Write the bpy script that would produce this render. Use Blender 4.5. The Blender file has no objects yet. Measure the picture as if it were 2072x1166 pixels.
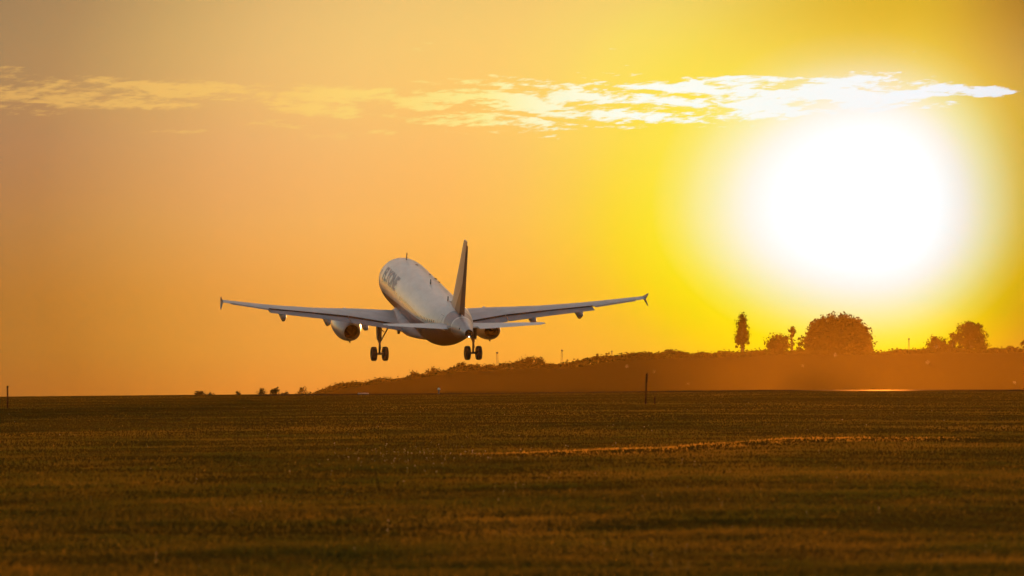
import bpy, math, random
import numpy as np
from mathutils import Matrix, Vector
R = math.radians
sc = bpy.context.scene
col = sc.collection
rng = np.random.default_rng(7)
random.seed(7)

# ------------------------------------------------------------------ camera
CAM_Z = 1.7
cam = bpy.data.cameras.new('camera')
cam.lens = 200.0
cam.sensor_width = 36.0
cam.clip_start = 0.5
cam.clip_end = 20000
cam.dof.use_dof = True
cam.dof.focus_distance = 452
cam.dof.aperture_fstop = 4.5
camo = bpy.data.objects.new('camera', cam)
col.objects.link(camo)
camo.location = (0, 0, CAM_Z)
camo.rotation_euler = (R(90) + math.atan((790 - 583) / 11511), 0, 0)
sc.camera = camo

# ------------------------------------------------------------------ light and sky
EXPO = 1.3
HAZE_DENSITY, HAZE_G, HAZE_COL, HAZE_TOP, HAZE_END = 2.3e-5, .60, (1, .54, .07), 32.0, 2080.0
SUN_AZ, SUN_EL = 3.68, 1.95          # degrees right of the view axis (+Y) and above the horizon
sc.view_settings.view_transform = 'Standard'
sc.view_settings.look = 'None'
sc.view_settings.exposure = EXPO
sc.view_settings.gamma = 1.0
sun = bpy.data.lights.new('sun', 'SUN')
sun.energy = 3.0
sun.angle = R(0.5)
sun.color = (1.0, 0.42, 0.11)
suno = bpy.data.objects.new('sun', sun)
col.objects.link(suno)
sd = Vector((math.sin(R(SUN_AZ)) * math.cos(R(SUN_EL)), math.cos(R(SUN_AZ)) * math.cos(R(SUN_EL)), math.sin(R(SUN_EL))))
suno.rotation_euler = sd.to_track_quat('Z', 'Y').to_euler()


def lin(c):
    return tuple(((v / 255) / 12.92 if v / 255 <= .04045 else ((v / 255 + .055) / 1.055) ** 2.4) for v in c)


class G:
    """small helper to write node graphs"""
    def __init__(s, nt):
        s.nt = nt
        s.n = nt.nodes
        s.l = nt.links

    def put(s, node, i, v):
        if v is None:
            return
        if isinstance(v, bpy.types.NodeSocket):
            s.l.new(v, node.inputs[i])
        else:
            node.inputs[i].default_value = v

    def m(s, op, a, b=None, c=None, clamp=False):
        nd = s.n.new('ShaderNodeMath')
        nd.operation = op
        nd.use_clamp = clamp
        s.put(nd, 0, a); s.put(nd, 1, b); s.put(nd, 2, c)
        return nd.outputs[0]

    def ss(s, x, a, b):
        nd = s.n.new('ShaderNodeMapRange')
        nd.interpolation_type = 'SMOOTHSTEP'
        s.put(nd, 0, x); s.put(nd, 1, a); s.put(nd, 2, b)
        return nd.outputs[0]

    def ramp(s, x, stops, interp='LINEAR'):
        nd = s.n.new('ShaderNodeValToRGB')
        nd.color_ramp.interpolation = interp
        e = nd.color_ramp.elements
        while len(e) < len(stops):
            e.new(0.5)
        for el, (p, c) in zip(e, stops):
            el.position = p
        for el, (p, c) in zip(e, stops):
            el.color = (c, c, c, 1) if isinstance(c, (int, float)) else (*c[:3], 1)
        s.put(nd, 0, x)
        return nd.outputs[0]

    def mix(s, f, a, b, typ='MIX'):
        nd = s.n.new('ShaderNodeMix')
        nd.data_type = 'RGBA'
        nd.blend_type = typ
        s.put(nd, 0, f)
        for i, v in ((6, a), (7, b)):
            if isinstance(v, tuple) and len(v) == 3:
                v = (*v, 1)
            s.put(nd, i, v)
        return nd.outputs[2]

    def noise(s, vec, scale, detail=4, rough=.5, dist=0):
        nd = s.n.new('ShaderNodeTexNoise')
        s.put(nd, 'Vector', vec)
        nd.inputs['Scale'].default_value = scale
        nd.inputs['Detail'].default_value = detail
        nd.inputs['Roughness'].default_value = rough
        nd.inputs['Distortion'].default_value = dist
        return nd.outputs[0]

    def xyz(s, x, y, z):
        nd = s.n.new('ShaderNodeCombineXYZ')
        s.put(nd, 0, x); s.put(nd, 1, y); s.put(nd, 2, z)
        return nd.outputs[0]

    def sep(s, v):
        nd = s.n.new('ShaderNodeSeparateXYZ')
        s.put(nd, 0, v)
        return nd.outputs[0], nd.outputs[1], nd.outputs[2]


world = bpy.data.worlds.new('World')
sc.world = world
world.use_nodes = True
g = G(world.node_tree)
g.n.clear()
out = g.n.new('ShaderNodeOutputWorld')
tc = g.n.new('ShaderNodeTexCoord')
dx, dy, dz = g.sep(tc.outputs['Generated'])
az = g.m('DEGREES', g.m('ARCTAN2', dx, dy))
el = g.m('DEGREES', g.m('ARCSINE', dz))
elp = g.m('MAXIMUM', el, -0.3)
# angular distance from the sun's glow: wider along the horizon
ra = g.m('SUBTRACT', az, 3.60)
re = g.m('SUBTRACT', elp, 1.86)
ra2 = g.m('MULTIPLY', ra, g.m('ADD', 1.03, g.m('MULTIPLY', g.m('GREATER_THAN', ra, 0), .31)))
re2 = g.m('MULTIPLY', re, g.m('ADD', 1.28, g.m('MULTIPLY', g.ss(g.m('MULTIPLY', re, -1), -.2, .8), .22)))
rr = g.m('SQRT', g.m('ADD', g.m('MULTIPLY', ra2, ra2), g.m('MULTIPLY', re2, re2)))
rn = g.m('DIVIDE', rr, 20.0, clamp=True)
P = 1 / (201 * 20)
stops = [(0, (255, 255, 255)), (190, (252, 252, 252)), (250, (253, 244, 232)), (330, (253, 240, 170)), (400, (254, 234, 95)),
         (455, (255, 229, 22)), (530, (255, 218, 30)), (620, (255, 204, 60)), (740, (255, 192, 78)), (880, (255, 184, 84)),
         (1130, (248, 178, 90)), (1330, (240, 170, 88)), (1530, (224, 158, 78)), (1735, (203, 140, 68)), (2400, (170, 120, 75)), (4000, (120, 105, 95))]
glow = g.ramp(rn, [(p * P, lin(c)) for p, c in stops])
gr = g.n.new('ShaderNodeSeparateColor'); g.l.new(glow, gr.inputs[0])
far = g.ss(rr, 2.0, 3.4)
# low down the air is redder, higher up it is paler
gG = g.m('MULTIPLY', gr.outputs[1], g.m('ADD', 1.0, g.m('MULTIPLY', far, g.ramp(g.m('DIVIDE', elp, 6.0, clamp=True), [(0, -.20 + .3), (.25, -.06 + .3), (.5, .3), (.66, .34), (1, .34)]))))
gG = g.m('MULTIPLY', gr.outputs[1], g.m('ADD', 1.0, g.m('MULTIPLY', far, g.m('SUBTRACT', g.ramp(g.m('DIVIDE', elp, 6.0, clamp=True), [(0, .30), (.07, .41), (.17, .46), (.29, .58), (.5, .64), (.66, .63), (1, .62)]), .55))))
bB = g.ramp(g.m('DIVIDE', elp, 6.0, clamp=True), [(0, 0.0), (.17, .008), (.3, .03), (.42, .07), (.66, .095), (1, .09)])
near_b = g.ss(rr, 1.5, 2.3)
lowcut = g.ramp(g.m('DIVIDE', elp, 6.0, clamp=True), [(0, .4), (.15, .55), (.3, .9), (1, 1.0)])
gG = g.m('MULTIPLY', gG, g.m('SUBTRACT', g.m('ADD', 1.0, g.m('MULTIPLY', g.ss(elp, 1.8, 4.0), g.m('MULTIPLY', far, .24))), g.m('MULTIPLY', g.m('MULTIPLY', g.ss(elp, 2.6, 4.0), g.ss(az, .6, 4.0)), .26)))
gG = g.m('MULTIPLY', gG, g.m('SUBTRACT', 1.0, g.m('MULTIPLY', g.m('MULTIPLY', g.ss(az, 4.0, 5.2), near_b), .20)))
gB = g.m('MULTIPLY', g.m('ADD', gr.outputs[2], g.m('MULTIPLY', near_b, bB)), g.m('ADD', g.m('SUBTRACT', 1.0, near_b), g.m('MULTIPLY', near_b, lowcut)))
gB = g.m('MULTIPLY', gB, g.m('SUBTRACT', 1.0, g.m('MULTIPLY', g.m('MULTIPLY', g.ss(elp, 3.1, 3.9), g.ss(az, 1.6, 4.0)), .6)))
cc = g.n.new('ShaderNodeCombineColor')
g.l.new(gr.outputs[0], cc.inputs[0]); g.l.new(gG, cc.inputs[1]); g.l.new(gB, cc.inputs[2])
skyc = cc.outputs[0]
# the glow round the sun is far brighter than the film can hold
core = g.m('ADD', 1.0, g.m('MULTIPLY', g.m('SUBTRACT', 1.0, g.ss(rr, .3, 2.0)), .15))
skyc = g.mix(1.0, skyc, g.xyz(core, core, core), 'MULTIPLY')
# lens vignette put into the sky colour: darker towards the sides and top
dimr = g.ss(az, 3.9, 6.2)
diml = g.m('MULTIPLY', g.ss(g.m('MULTIPLY', az, -1), 1.4, 6.0), g.m('ADD', .36, g.m('MULTIPLY', g.ss(elp, 1.0, 4.2), .26)))
dimt = g.ss(elp, 3.0, 4.8)
dim = g.m('SUBTRACT', 1.0, g.m('ADD', g.m('ADD', g.m('MULTIPLY', dimr, .52), g.m('MULTIPLY', g.m('MULTIPLY', g.ss(elp, 2.7, 4.2), g.ss(az, .8, 4.2)), .20)), g.m('ADD', g.m('MULTIPLY', diml, .45), g.m('MULTIPLY', dimt, .14))))
skyc = g.mix(1.0, skyc, g.xyz(dim, dim, dim), 'MULTIPLY')
below = g.ss(el, -2.5, -.4)
skyc = g.mix(1.0, skyc, g.xyz(below, below, below), 'MULTIPLY')
# one long band of thin broken cloud
u = g.m('DIVIDE', g.m('ADD', az, 5.154), 10.308, clamp=True)
band = [  # u px, top px, bottom px, coverage
    (0, 145, 240, .76), (90, 150, 228, .76), (130, 160, 222, .80), (300, 161, 215, .86), (530, 166, 211, .84), (575, 168, 238, .74), (700, 172, 244, .74),
    (800, 170, 248, .68), (880, 164, 254, .71), (1010, 158, 264, .76), (1250, 160, 258, .74), (1400, 160, 250, .80), (1600, 158, 242, .82),
    (1750, 158, 232, .84), (1900, 160, 222, .82), (1955, 176, 206, .84), (2040, 180, 194, .9), (2065, 184, 190, .3)]
mid = g.ramp(u, [(p / 2072, ((t + b) / 2) / 400) for p, t, b, k in band])
half = g.ramp(u, [(p / 2072, ((b - t) / 2) / 100) for p, t, b, k in band])
cov = g.ramp(u, [(p / 2072, k) for p, t, b, k in band])
ypx = g.m('SUBTRACT', 790.0, g.m('MULTIPLY', el, 201.0))
sv = g.m('DIVIDE', g.m('SUBTRACT', ypx, g.m('MULTIPLY', mid, 400.0)), g.m('MULTIPLY', half, 100.0))
edge = g.m('SUBTRACT', 1.0, g.m('POWER', g.m('ABSOLUTE', sv), 2.2))
edge = g.m('MAXIMUM', edge, -3.0)
elt = g.m('SUBTRACT', el, g.m('MULTIPLY', az, -.05))
cv = g.xyz(az, g.m('MULTIPLY', elt, 6.5), 0)
n1 = g.noise(cv, 1.3, 9, .64, .35)
cv2 = g.xyz(g.m('ADD', az, 31), g.m('MULTIPLY', g.m('SUBTRACT', el, g.m('MULTIPLY', az, .16)), 4.2), 4.0)
n2 = g.noise(cv2, 5.5, 5, .6, .2)
nn = g.m('ADD', g.m('MULTIPLY', n1, .70), g.m('MULTIPLY', n2, .30))
nn = g.m('ADD', .5, g.m('MULTIPLY', g.m('SUBTRACT', nn, .5), 1.7))
dens = g.m('ADD', nn, g.m('ADD', g.m('MULTIPLY', g.m('SUBTRACT', cov, 1.0), .42), g.m('MULTIPLY', edge, .14)))
soft = g.ramp(u, [(0, .18), (.3, .16), (.45, .13), (1, .11)])
cl = g.ss(dens, g.m('SUBTRACT', .455, g.m('MULTIPLY', soft, .3)), g.m('ADD', .455, soft))
# a few loose wisps outside the band
wis = [(-1.0, 3.43, .35, .04), (-.82, 3.5, .3, .04), (1.15, 3.44, .42, .035), (-2.3, 2.68, .75, .10), (-1.9, 2.55, .7, .07), (-1.25, 2.6, .3, .05), (-3.4, 2.6, .6, .05), (-4.6, 2.78, .6, .08), (4.05, 3.4, .12, .02), (-3.9, 3.24, .2, .03)]
wm = None
for (wa, we, sa, se) in wis:
    a_ = g.m('DIVIDE', g.m('SUBTRACT', az, wa), sa)
    b_ = g.m('DIVIDE', g.m('SUBTRACT', el, we), se)
    d_ = g.m('SUBTRACT', 1.0, g.m('ADD', g.m('MULTIPLY', a_, a_), g.m('MULTIPLY', b_, b_)), clamp=True)
    wm = d_ if wm is None else g.m('MAXIMUM', wm, d_)
wc = g.ss(g.m('ADD', nn, g.m('MULTIPLY', g.m('SUBTRACT', wm, 1.0), .35)), .42, .62)
cl = g.m('MAXIMUM', cl, g.m('MULTIPLY', wc, .75))
ccol = g.ramp(u, [(0, lin((246, 190, 100))), (.25, lin((255, 205, 108))), (.38, lin((255, 222, 120))), (.47, lin((255, 240, 150))), (.54, (1, .95, .62)), (.62, (1, 1, .88)), (.9, (.95, .95, .97)), (1, (.85, .85, .9))])
cam_ = g.ramp(u, [(0, .58), (.2, .64), (.4, .80), (.5, 1.0), (1, 1.0)])
skyc = g.mix(g.m('MULTIPLY', g.m('MULTIPLY', cl, cam_), g.m('GREATER_THAN', dy, 0)), skyc, ccol)
# this sky stands beyond the haze: what the haze box scatters towards the eye comes on top of it
vd = g.n.new('ShaderNodeVectorMath'); vd.operation = 'DOT_PRODUCT'
g.l.new(tc.outputs['Generated'], vd.inputs[0]); vd.inputs[1].default_value = sd
phz = g.m('DIVIDE', (1 - HAZE_G ** 2) / (4 * math.pi), g.m('POWER', g.m('SUBTRACT', 1 + HAZE_G ** 2, g.m('MULTIPLY', vd.outputs['Value'], 2 * HAZE_G)), 1.5))
plen = g.m('MINIMUM', HAZE_END, g.m('DIVIDE', HAZE_TOP - CAM_Z, g.m('MAXIMUM', dz, .001)))
ph = g.m('MULTIPLY', phz, plen)
kc = [sun.energy * sun.color[i] * HAZE_COL[i] * HAZE_DENSITY * 2 ** EXPO for i in range(3)]
hsep = g.n.new('ShaderNodeSeparateColor'); g.l.new(skyc, hsep.inputs[0])
hcom = g.n.new('ShaderNodeCombineColor')
for i in range(3):
    g.l.new(g.m('MAXIMUM', 0.0, g.m('SUBTRACT', hsep.outputs[i], g.m('MULTIPLY', ph, kc[i]))), hcom.inputs[i])
skyc = hcom.outputs[0]
# the physical sky lights everything outside this glow
nis = g.n.new('ShaderNodeTexSky')
nis.sky_type = 'NISHITA'
nis.sun_disc = False
nis.sun_elevation = R(SUN_EL)
nis.sun_rotation = R(SUN_AZ)
nis.air_density = 1.0
nis.dust_density = 2.0
nis.ozone_density = 1.0
bg1 = g.n.new('ShaderNodeBackground'); g.l.new(nis.outputs[0], bg1.inputs[0]); bg1.inputs[1].default_value = 0.15
bg2 = g.n.new('ShaderNodeBackground'); g.l.new(skyc, bg2.inputs[0]); bg2.inputs[1].default_value = 2 ** -EXPO
mx = g.n.new('ShaderNodeMixShader')
g.l.new(g.ss(rr, 11.0, 34.0), mx.inputs[0])
g.l.new(bg2.outputs[0], mx.inputs[1]); g.l.new(bg1.outputs[0], mx.inputs[2])
g.l.new(mx.outputs[0], out.inputs[0])

sc.render.engine = 'CYCLES'
cy = sc.cycles
cy.use_denoising = True
cy.denoising_input_passes = 'RGB_ALBEDO_NORMAL'
cy.max_bounces = 6
cy.volume_bounces = 0
cy.transparent_max_bounces = 8
cy.sample_clamp_indirect = 4
cy.use_adaptive_sampling = True
cy.adaptive_threshold = .015


# ------------------------------------------------------------------ helpers
def tag(o, label=None, cat=None, group=None, kind=None):
    if label: o['label'] = label
    if cat: o['category'] = cat
    if group: o['group'] = group
    if kind: o['kind'] = kind
    return o


def link(name, me, m, parent=None):
    o = bpy.data.objects.new(name, me)
    col.objects.link(o)
    if m is not None and not me.materials:
        me.materials.append(m)
    if parent is not None:
        o.parent = parent
    return o


def fast_mesh(name, V, F):
    """V (n,3), F (m,k) arrays -> mesh"""
    me = bpy.data.meshes.new(name)
    V = np.asarray(V, dtype=np.float32); F = np.asarray(F, dtype=np.int32)
    k = F.shape[1]
    me.vertices.add(len(V)); me.vertices.foreach_set('co', V.ravel())
    me.loops.add(F.size); me.loops.foreach_set('vertex_index', F.ravel())
    me.polygons.add(len(F))
    me.polygons.foreach_set('loop_start', np.arange(0, F.size, k, dtype=np.int32))
    me.polygons.foreach_set('loop_total', np.full(len(F), k, dtype=np.int32))
    me.update(calc_edges=True)
    return me


class MB:
    def __init__(s):
        s.v = []; s.f = []

    def loft(s, rings, cap=True, closed=True):
        b = len(s.v); n = len(rings[0])
        for r in rings:
            s.v += [tuple(p) for p in r]
        for i in range(len(rings) - 1):
            for j in range(n if closed else n - 1):
                a = b + i * n + j; c = b + i * n + (j + 1) % n
                s.f.append((a, c, c + n, a + n))
        if cap:
            s.f.append(tuple(range(b + n - 1, b - 1, -1)))
            e = b + (len(rings) - 1) * n
            s.f.append(tuple(range(e, e + n)))
        return s

    def tube(s, a, b, r0, r1=None, n=12, cap=True):
        a = Vector(a); b = Vector(b); r1 = r0 if r1 is None else r1
        d = (b - a).normalized()
        p = d.orthogonal().normalized(); q = d.cross(p)
        rings = []
        for c, r in ((a, r0), (b, r1)):
            rings.append([c + p * (r * math.cos(t)) + q * (r * math.sin(t)) for t in [2 * math.pi * k / n for k in range(n)]])
        return s.loft(rings, cap)

    def lathe(s, c, ax, prof, n=24, cap=False):
        """prof: (dist along ax, radius)"""
        c = Vector(c); d = Vector(ax).normalized(); p = d.orthogonal().normalized(); q = d.cross(p)
        return s.loft([[c + d * t + p * (r * math.cos(k * 2 * math.pi / n)) + q * (r * math.sin(k * 2 * math.pi / n)) for k in range(n)] for t, r in prof], cap)

    def box(s, lo, hi):
        x0, y0, z0 = lo; x1, y1, z1 = hi
        return s.loft([[(x0, y0, z0), (x1, y0, z0), (x1, y1, z0), (x0, y1, z0)], [(x0, y0, z1), (x1, y0, z1), (x1, y1, z1), (x0, y1, z1)]])

    def plate(s, poly, off):
        """prism of a polygon (list of 3d points) with offset vector"""
        o = Vector(off)
        return s.loft([[Vector(p) - o * .5 for p in poly], [Vector(p) + o * .5 for p in poly]])

    def build(s, name, m, parent=None, smooth=40, shift=None):
        me = bpy.data.meshes.new(name)
        V = s.v if shift is None else [(p[0] - shift[0], p[1] - shift[1], p[2] - shift[2]) for p in s.v]
        me.from_pydata(V, [], s.f)
        import bmesh
        bm = bmesh.new(); bm.from_mesh(me)
        bmesh.ops.recalc_face_normals(bm, faces=bm.faces)
        bm.to_mesh(me); bm.free()
        if smooth:
            for p in me.polygons: p.use_smooth = True
            me.set_sharp_from_angle(angle=R(smooth))
        return link(name, me, m, parent)


def mat(name, base, rough=.5, metal=0.0, spec=.5, coat=0, var=0.0, vscale=1.0, bump=0.0, bscale=8.0, trans=0.0):
    m = bpy.data.materials.new(name); m.use_nodes = True
    q = G(m.node_tree); b = q.n['Principled BSDF']
    b.inputs['Roughness'].default_value = rough; b.inputs['Metallic'].default_value = metal
    b.inputs['Specular IOR Level'].default_value = spec; b.inputs['Coat Weight'].default_value = coat
    t = q.n.new('ShaderNodeTexCoord')
    if var:
        f = q.noise(t.outputs['Object'], vscale, 6, .6)
        c = q.mix(q.ss(f, .35, .7), tuple(x * (1 - var) for x in base), tuple(min(1, x * (1 + var)) for x in base))
        q.l.new(c, b.inputs['Base Color'])
    else:
        b.inputs['Base Color'].default_value = (*base, 1)
    if bump:
        bn = q.n.new('ShaderNodeBump'); bn.inputs['Strength'].default_value = bump; bn.inputs['Distance'].default_value = .05
        q.l.new(q.noise(t.outputs['Object'], bscale, 5), bn.inputs['Height']); q.l.new(bn.outputs[0], b.inputs['Normal'])
    return m


def leaf_mat(name, base, tr, mixf=.5, rough=.6):
    m = bpy.data.materials.new(name); m.use_nodes = True
    q = G(m.node_tree); q.n.clear()
    o = q.n.new('ShaderNodeOutputMaterial')
    t = q.n.new('ShaderNodeTexCoord')
    f = q.noise(t.outputs['Object'], .35, 5, .6)
    s = q.ss(f, .35, .68)
    d = q.n.new('ShaderNodeBsdfDiffuse'); q.l.new(q.mix(s, tuple(x * .65 for x in base), tuple(x * 1.35 for x in base)), d.inputs[0])
    l = q.n.new('ShaderNodeBsdfTranslucent'); q.l.new(q.mix(s, tuple(x * .6 for x in tr), tuple(x * 1.4 for x in tr)), l.inputs[0])
    mx = q.n.new('ShaderNodeMixShader'); mx.inputs[0].default_value = mixf
    q.l.new(d.outputs[0], mx.inputs[1]); q.l.new(l.outputs[0], mx.inputs[2]); q.l.new(mx.outputs[0], o.inputs[0])
    return m


# ------------------------------------------------------------------ terrain
def vnoise(x, y, seed):
    x = np.asarray(x, float); y = np.asarray(y, float)
    xi = np.floor(x).astype(np.int64); yi = np.floor(y).astype(np.int64)
    fx = x - xi; fy = y - yi
    fx = fx * fx * (3 - 2 * fx); fy = fy * fy * (3 - 2 * fy)

    def h(a, b):
        n = (a * 374761393 + b * 668265263 + seed * 1442695041) & 0xffffffff
        n = ((n ^ (n >> 13)) * 1274126177) & 0xffffffff
        return ((n ^ (n >> 16)) & 0xffff) / 65535.0
    return (h(xi, yi) * (1 - fx) + h(xi + 1, yi) * fx) * (1 - fy) + (h(xi, yi + 1) * (1 - fx) + h(xi + 1, yi + 1) * fx) * fy - .5


def fbm(x, y, seed, o=3):
    return sum(vnoise(x * 2 ** i, y * 2 ** i, seed + i) * .5 ** i for i in range(o))


RIDGE = [(-5.15, -.30), (-2.4, -.12), (-2.07, -.07), (-1.75, .015), (-1.5, .055), (-1.3, .085), (-.9, .14), (-.5, .20), (.1, .225), (.65, .235), (.95, .29), (1.3, .325), (1.8, .345), (2.3, .345),
         (2.6, .375), (3.7, .375), (4.2, .39), (5.15, .395), (9, .35), (14, .2)]
YR, YC = 1400.0, 470.0


def sstep(a, b, x):
    t = np.clip((x - a) / (b - a), 0, 1)
    return t * t * (3 - 2 * t)


def height(x, y):
    x = np.asarray(x, float); y = np.asarray(y, float)
    a = np.degrees(np.arctan2(x, np.maximum(y, 60)))
    hc = CAM_Z + YC * np.tan(np.radians(np.interp(a, [-8, -5.15, -3.5, 0, 2.5, 5.15, 8], [-.068, -.064, -.048, -.020, .006, .008, .005])))
    field = hc * np.clip(y / YC, -.05, 1)
    fade = 1 - sstep(380, 430, y)
    und = (.13 * fbm(x / 20 + 5, y / 19, 3, 2) + .028 * fbm((x + .35 * y) / 6.5, (y - .2 * x) / 5.5, 11, 3)) * sstep(5, 40, y) * fade
    und = und * (0.75 + sstep(40, 200, y) * .6)
    # one low swell that catches the last light
    yc = np.interp(x, [0, 3, 4.4, 6.3, 8.3, 11.2, 14], [112.6, 115, 123, 130, 134, 132, 131])
    und = und + .075 * np.exp(-((y - yc) / 2.0) ** 2) * sstep(-1.5, 2.5, x) * (1 - sstep(10, 15, x))
    z = field + und
    # behind the crest the field drops into a dip and climbs to the far ridge
    low = -3.0
    z = np.where(y > YC, field + (low - field) * sstep(YC + 2, 640, y), z)
    hr = CAM_Z + YR * np.tan(np.radians(np.interp(a, [p[0] for p in RIDGE], [p[1] for p in RIDGE])))
    up = sstep(1060, YR + 8, y)
    z = z + np.where(y > 690, (hr - low) * up + 0.8 * fbm(x / 60, y / 90, 31, 3) * up * (1 - sstep(1250, 1400, y)), 0)
    z = z + np.where(y > YR, (-5.5 - hr) * sstep(YR + 20, 2000, y), 0)
    return z


ys = [-150, -60, -20, 0, 15, 25]
y = 30.0
while y < 500:
    ys.append(y); y += .42 + max(0, (y - 100)) * .0032
while y < 1380:
    ys.append(y); y += 9
while y < 1500:
    ys.append(y); y += 4
while y < 2040:
    ys.append(y); y *= 1.02
ys = np.array(ys)
t = np.linspace(-1, 1, 221)
core = t
tt = np.concatenate([[-12, -8, -5, -3, -2, -1.4], core, [1.4, 2, 3, 5, 8, 12]])
W = 3.5 + .098 * np.maximum(ys, 0)
XX = tt[None, :] * W[:, None]
XX = np.where(np.abs(XX) > 950, np.sign(XX) * 950, XX) + np.where(np.abs(XX) > 950, (tt[None, :]) * .5, 0)
YY = np.repeat(ys[:, None], len(tt), 1)
ZZ = height(XX, YY)
V = np.stack([XX, YY, ZZ], -1).reshape(-1, 3)
ny, nx = XX.shape
ii = np.arange((ny - 1) * nx).reshape(ny - 1, nx)[:, :-1].ravel()
F = np.stack([ii, ii + 1, ii + nx + 1, ii + nx], 1)
me = fast_mesh('ground', V, F)
me.polygons.foreach_set('use_smooth', np.ones(len(F), bool))

gm = bpy.data.materials.new('dry_turf'); gm.use_nodes = True
q = G(gm.node_tree); q.n.clear(); go_ = q.n.new('ShaderNodeOutputMaterial'); b = q.n.new('ShaderNodeBsdfDiffuse'); gg_ = q.n.new('ShaderNodeBsdfGlossy'); gg_.inputs[0].default_value = (1, .62, .2, 1); gg_.inputs[1].default_value = .85; gmx = q.n.new('ShaderNodeMixShader'); gmx.inputs[0].default_value = .010; q.l.new(b.outputs[0], gmx.inputs[1]); q.l.new(gg_.outputs[0], gmx.inputs[2]); q.l.new(gmx.outputs[0], go_.inputs[0])
t_ = q.n.new('ShaderNodeTexCoord'); gx, gy, gz = q.sep(t_.outputs['Object'])
big = q.noise(q.xyz(g_x := q.m('MULTIPLY', gx, .12), q.m('MULTIPLY', gy, .30), 0), 1.0, 6, .62, .4)
fine = q.noise(t_.outputs['Object'], 6.0, 6, .7)
c1 = q.mix(q.ss(big, .38, .62), (.026, .024, .002), (.055, .030, .002))
c2 = q.mix(q.ss(fine, .35, .7), c1, (.075, .042, .004))
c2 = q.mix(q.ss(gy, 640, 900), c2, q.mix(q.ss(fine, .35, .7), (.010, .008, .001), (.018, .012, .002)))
q.l.new(c2, b.inputs['Color'])
bn = q.n.new('ShaderNodeBump'); bn.inputs['Strength'].default_value = .8; bn.inputs['Distance'].default_value = .06
q.l.new(fine, bn.inputs['Height']); q.l.new(bn.outputs[0], b.inputs['Normal'])
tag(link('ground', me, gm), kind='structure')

# runway just behind the crest of the field
M_asph = mat('runway_asphalt', (.06, .055, .05), .7, spec=.3, var=.3, vscale=.4, bump=.05, bscale=3)
q = G(M_asph.node_tree); q.n.clear(); ro = q.n.new('ShaderNodeOutputMaterial'); rd = q.n.new('ShaderNodeBsdfDiffuse'); rg = q.n.new('ShaderNodeBsdfGlossy')
rd.inputs[0].default_value = (.02, .016, .012, 1); rg.inputs[0].default_value = (.6, .36, .12, 1); rg.inputs[1].default_value = .38
rm = q.n.new('ShaderNodeMixShader'); rt = q.n.new('ShaderNodeTexCoord')
q.l.new(q.m('MULTIPLY', q.ss(q.noise(rt.outputs['Object'], .35, 5, .6), .35, .65), .03), rm.inputs[0])
q.l.new(rd.outputs[0], rm.inputs[1]); q.l.new(rg.outputs[0], rm.inputs[2]); q.l.new(rm.outputs[0], ro.inputs[0])
rw = []
xs = np.linspace(-20, 90, 70)
for k, (y0) in enumerate((433, 441, 449, 457)):
    rw.append([(x, y0 + .05 * x, 0) for x in xs])
V = [];
for row in rw:
    for (x, yy, z) in row:
        V.append((x, yy, float(height(x, yy)) + .03))
n = len(xs); F = []
for i in range(len(rw) - 1):
    for j in range(n - 1):
        F.append((i * n + j, i * n + j + 1, (i + 1) * n + j + 1, (i + 1) * n + j))
tag(link('runway', fast_mesh('runway', V, F), M_asph), kind='structure')


# ------------------------------------------------------------------ grass
def grass(N, y0, y1, spread, wbase, hbase, seedp, power):
    u = rng.random(N)
    # more blades where the field is near, fewer where they merge
    yy = (y0 ** (1 - power) + u * (y1 ** (1 - power) - y0 ** (1 - power))) ** (1 / (1 - power))
    a = (rng.random(N) * 2 - 1) * spread
    xx = yy * np.tan(np.radians(a)) + rng.normal(0, .3, N)
    dn = fbm(xx / 2.2, yy / 1.6, 51, 3)
    keep = rng.random(N) < np.clip(.72 + dn * .9, .2, 1)
    xx, yy, dn = xx[keep], yy[keep], dn[keep]
    n = len(xx)
    zz = height(xx, yy) - .01
    h = hbase * (.55 + .9 * rng.random(n) ** 2) * (1 + .7 * dn)
    w = wbase * (.7 + .6 * rng.random(n)) * (1 + yy / 70)
    th = rng.random(n) * 2 * math.pi
    lean = rng.normal(0, .42, (n, 2)) * h[:, None] + np.array([[.12, -.05]]) * h[:, None]
    wx, wy = np.cos(th) * w, np.sin(th) * w
    base = np.stack([xx, yy, zz], 1)
    p0 = base + np.stack([-wx, -wy, 0 * w], 1); p1 = base + np.stack([wx, wy, 0 * w], 1)
    midp = base + np.stack([lean[:, 0] * .35, lean[:, 1] * .35, h * .62], 1)
    m0 = midp + np.stack([-wx, -wy, 0 * w], 1) * .7; m1 = midp + np.stack([wx, wy, 0 * w], 1) * .7
    tip = base + np.stack([lean[:, 0], lean[:, 1], h], 1)
    V = np.stack([p0, p1, m1, m0, tip], 1).reshape(-1, 3)
    k = np.arange(n)[:, None] * 5
    F = np.concatenate([k + np.array([[0, 1, 2]]), k + np.array([[0, 2, 3]]), k + np.array([[3, 2, 4]])])
    return V, F


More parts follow.
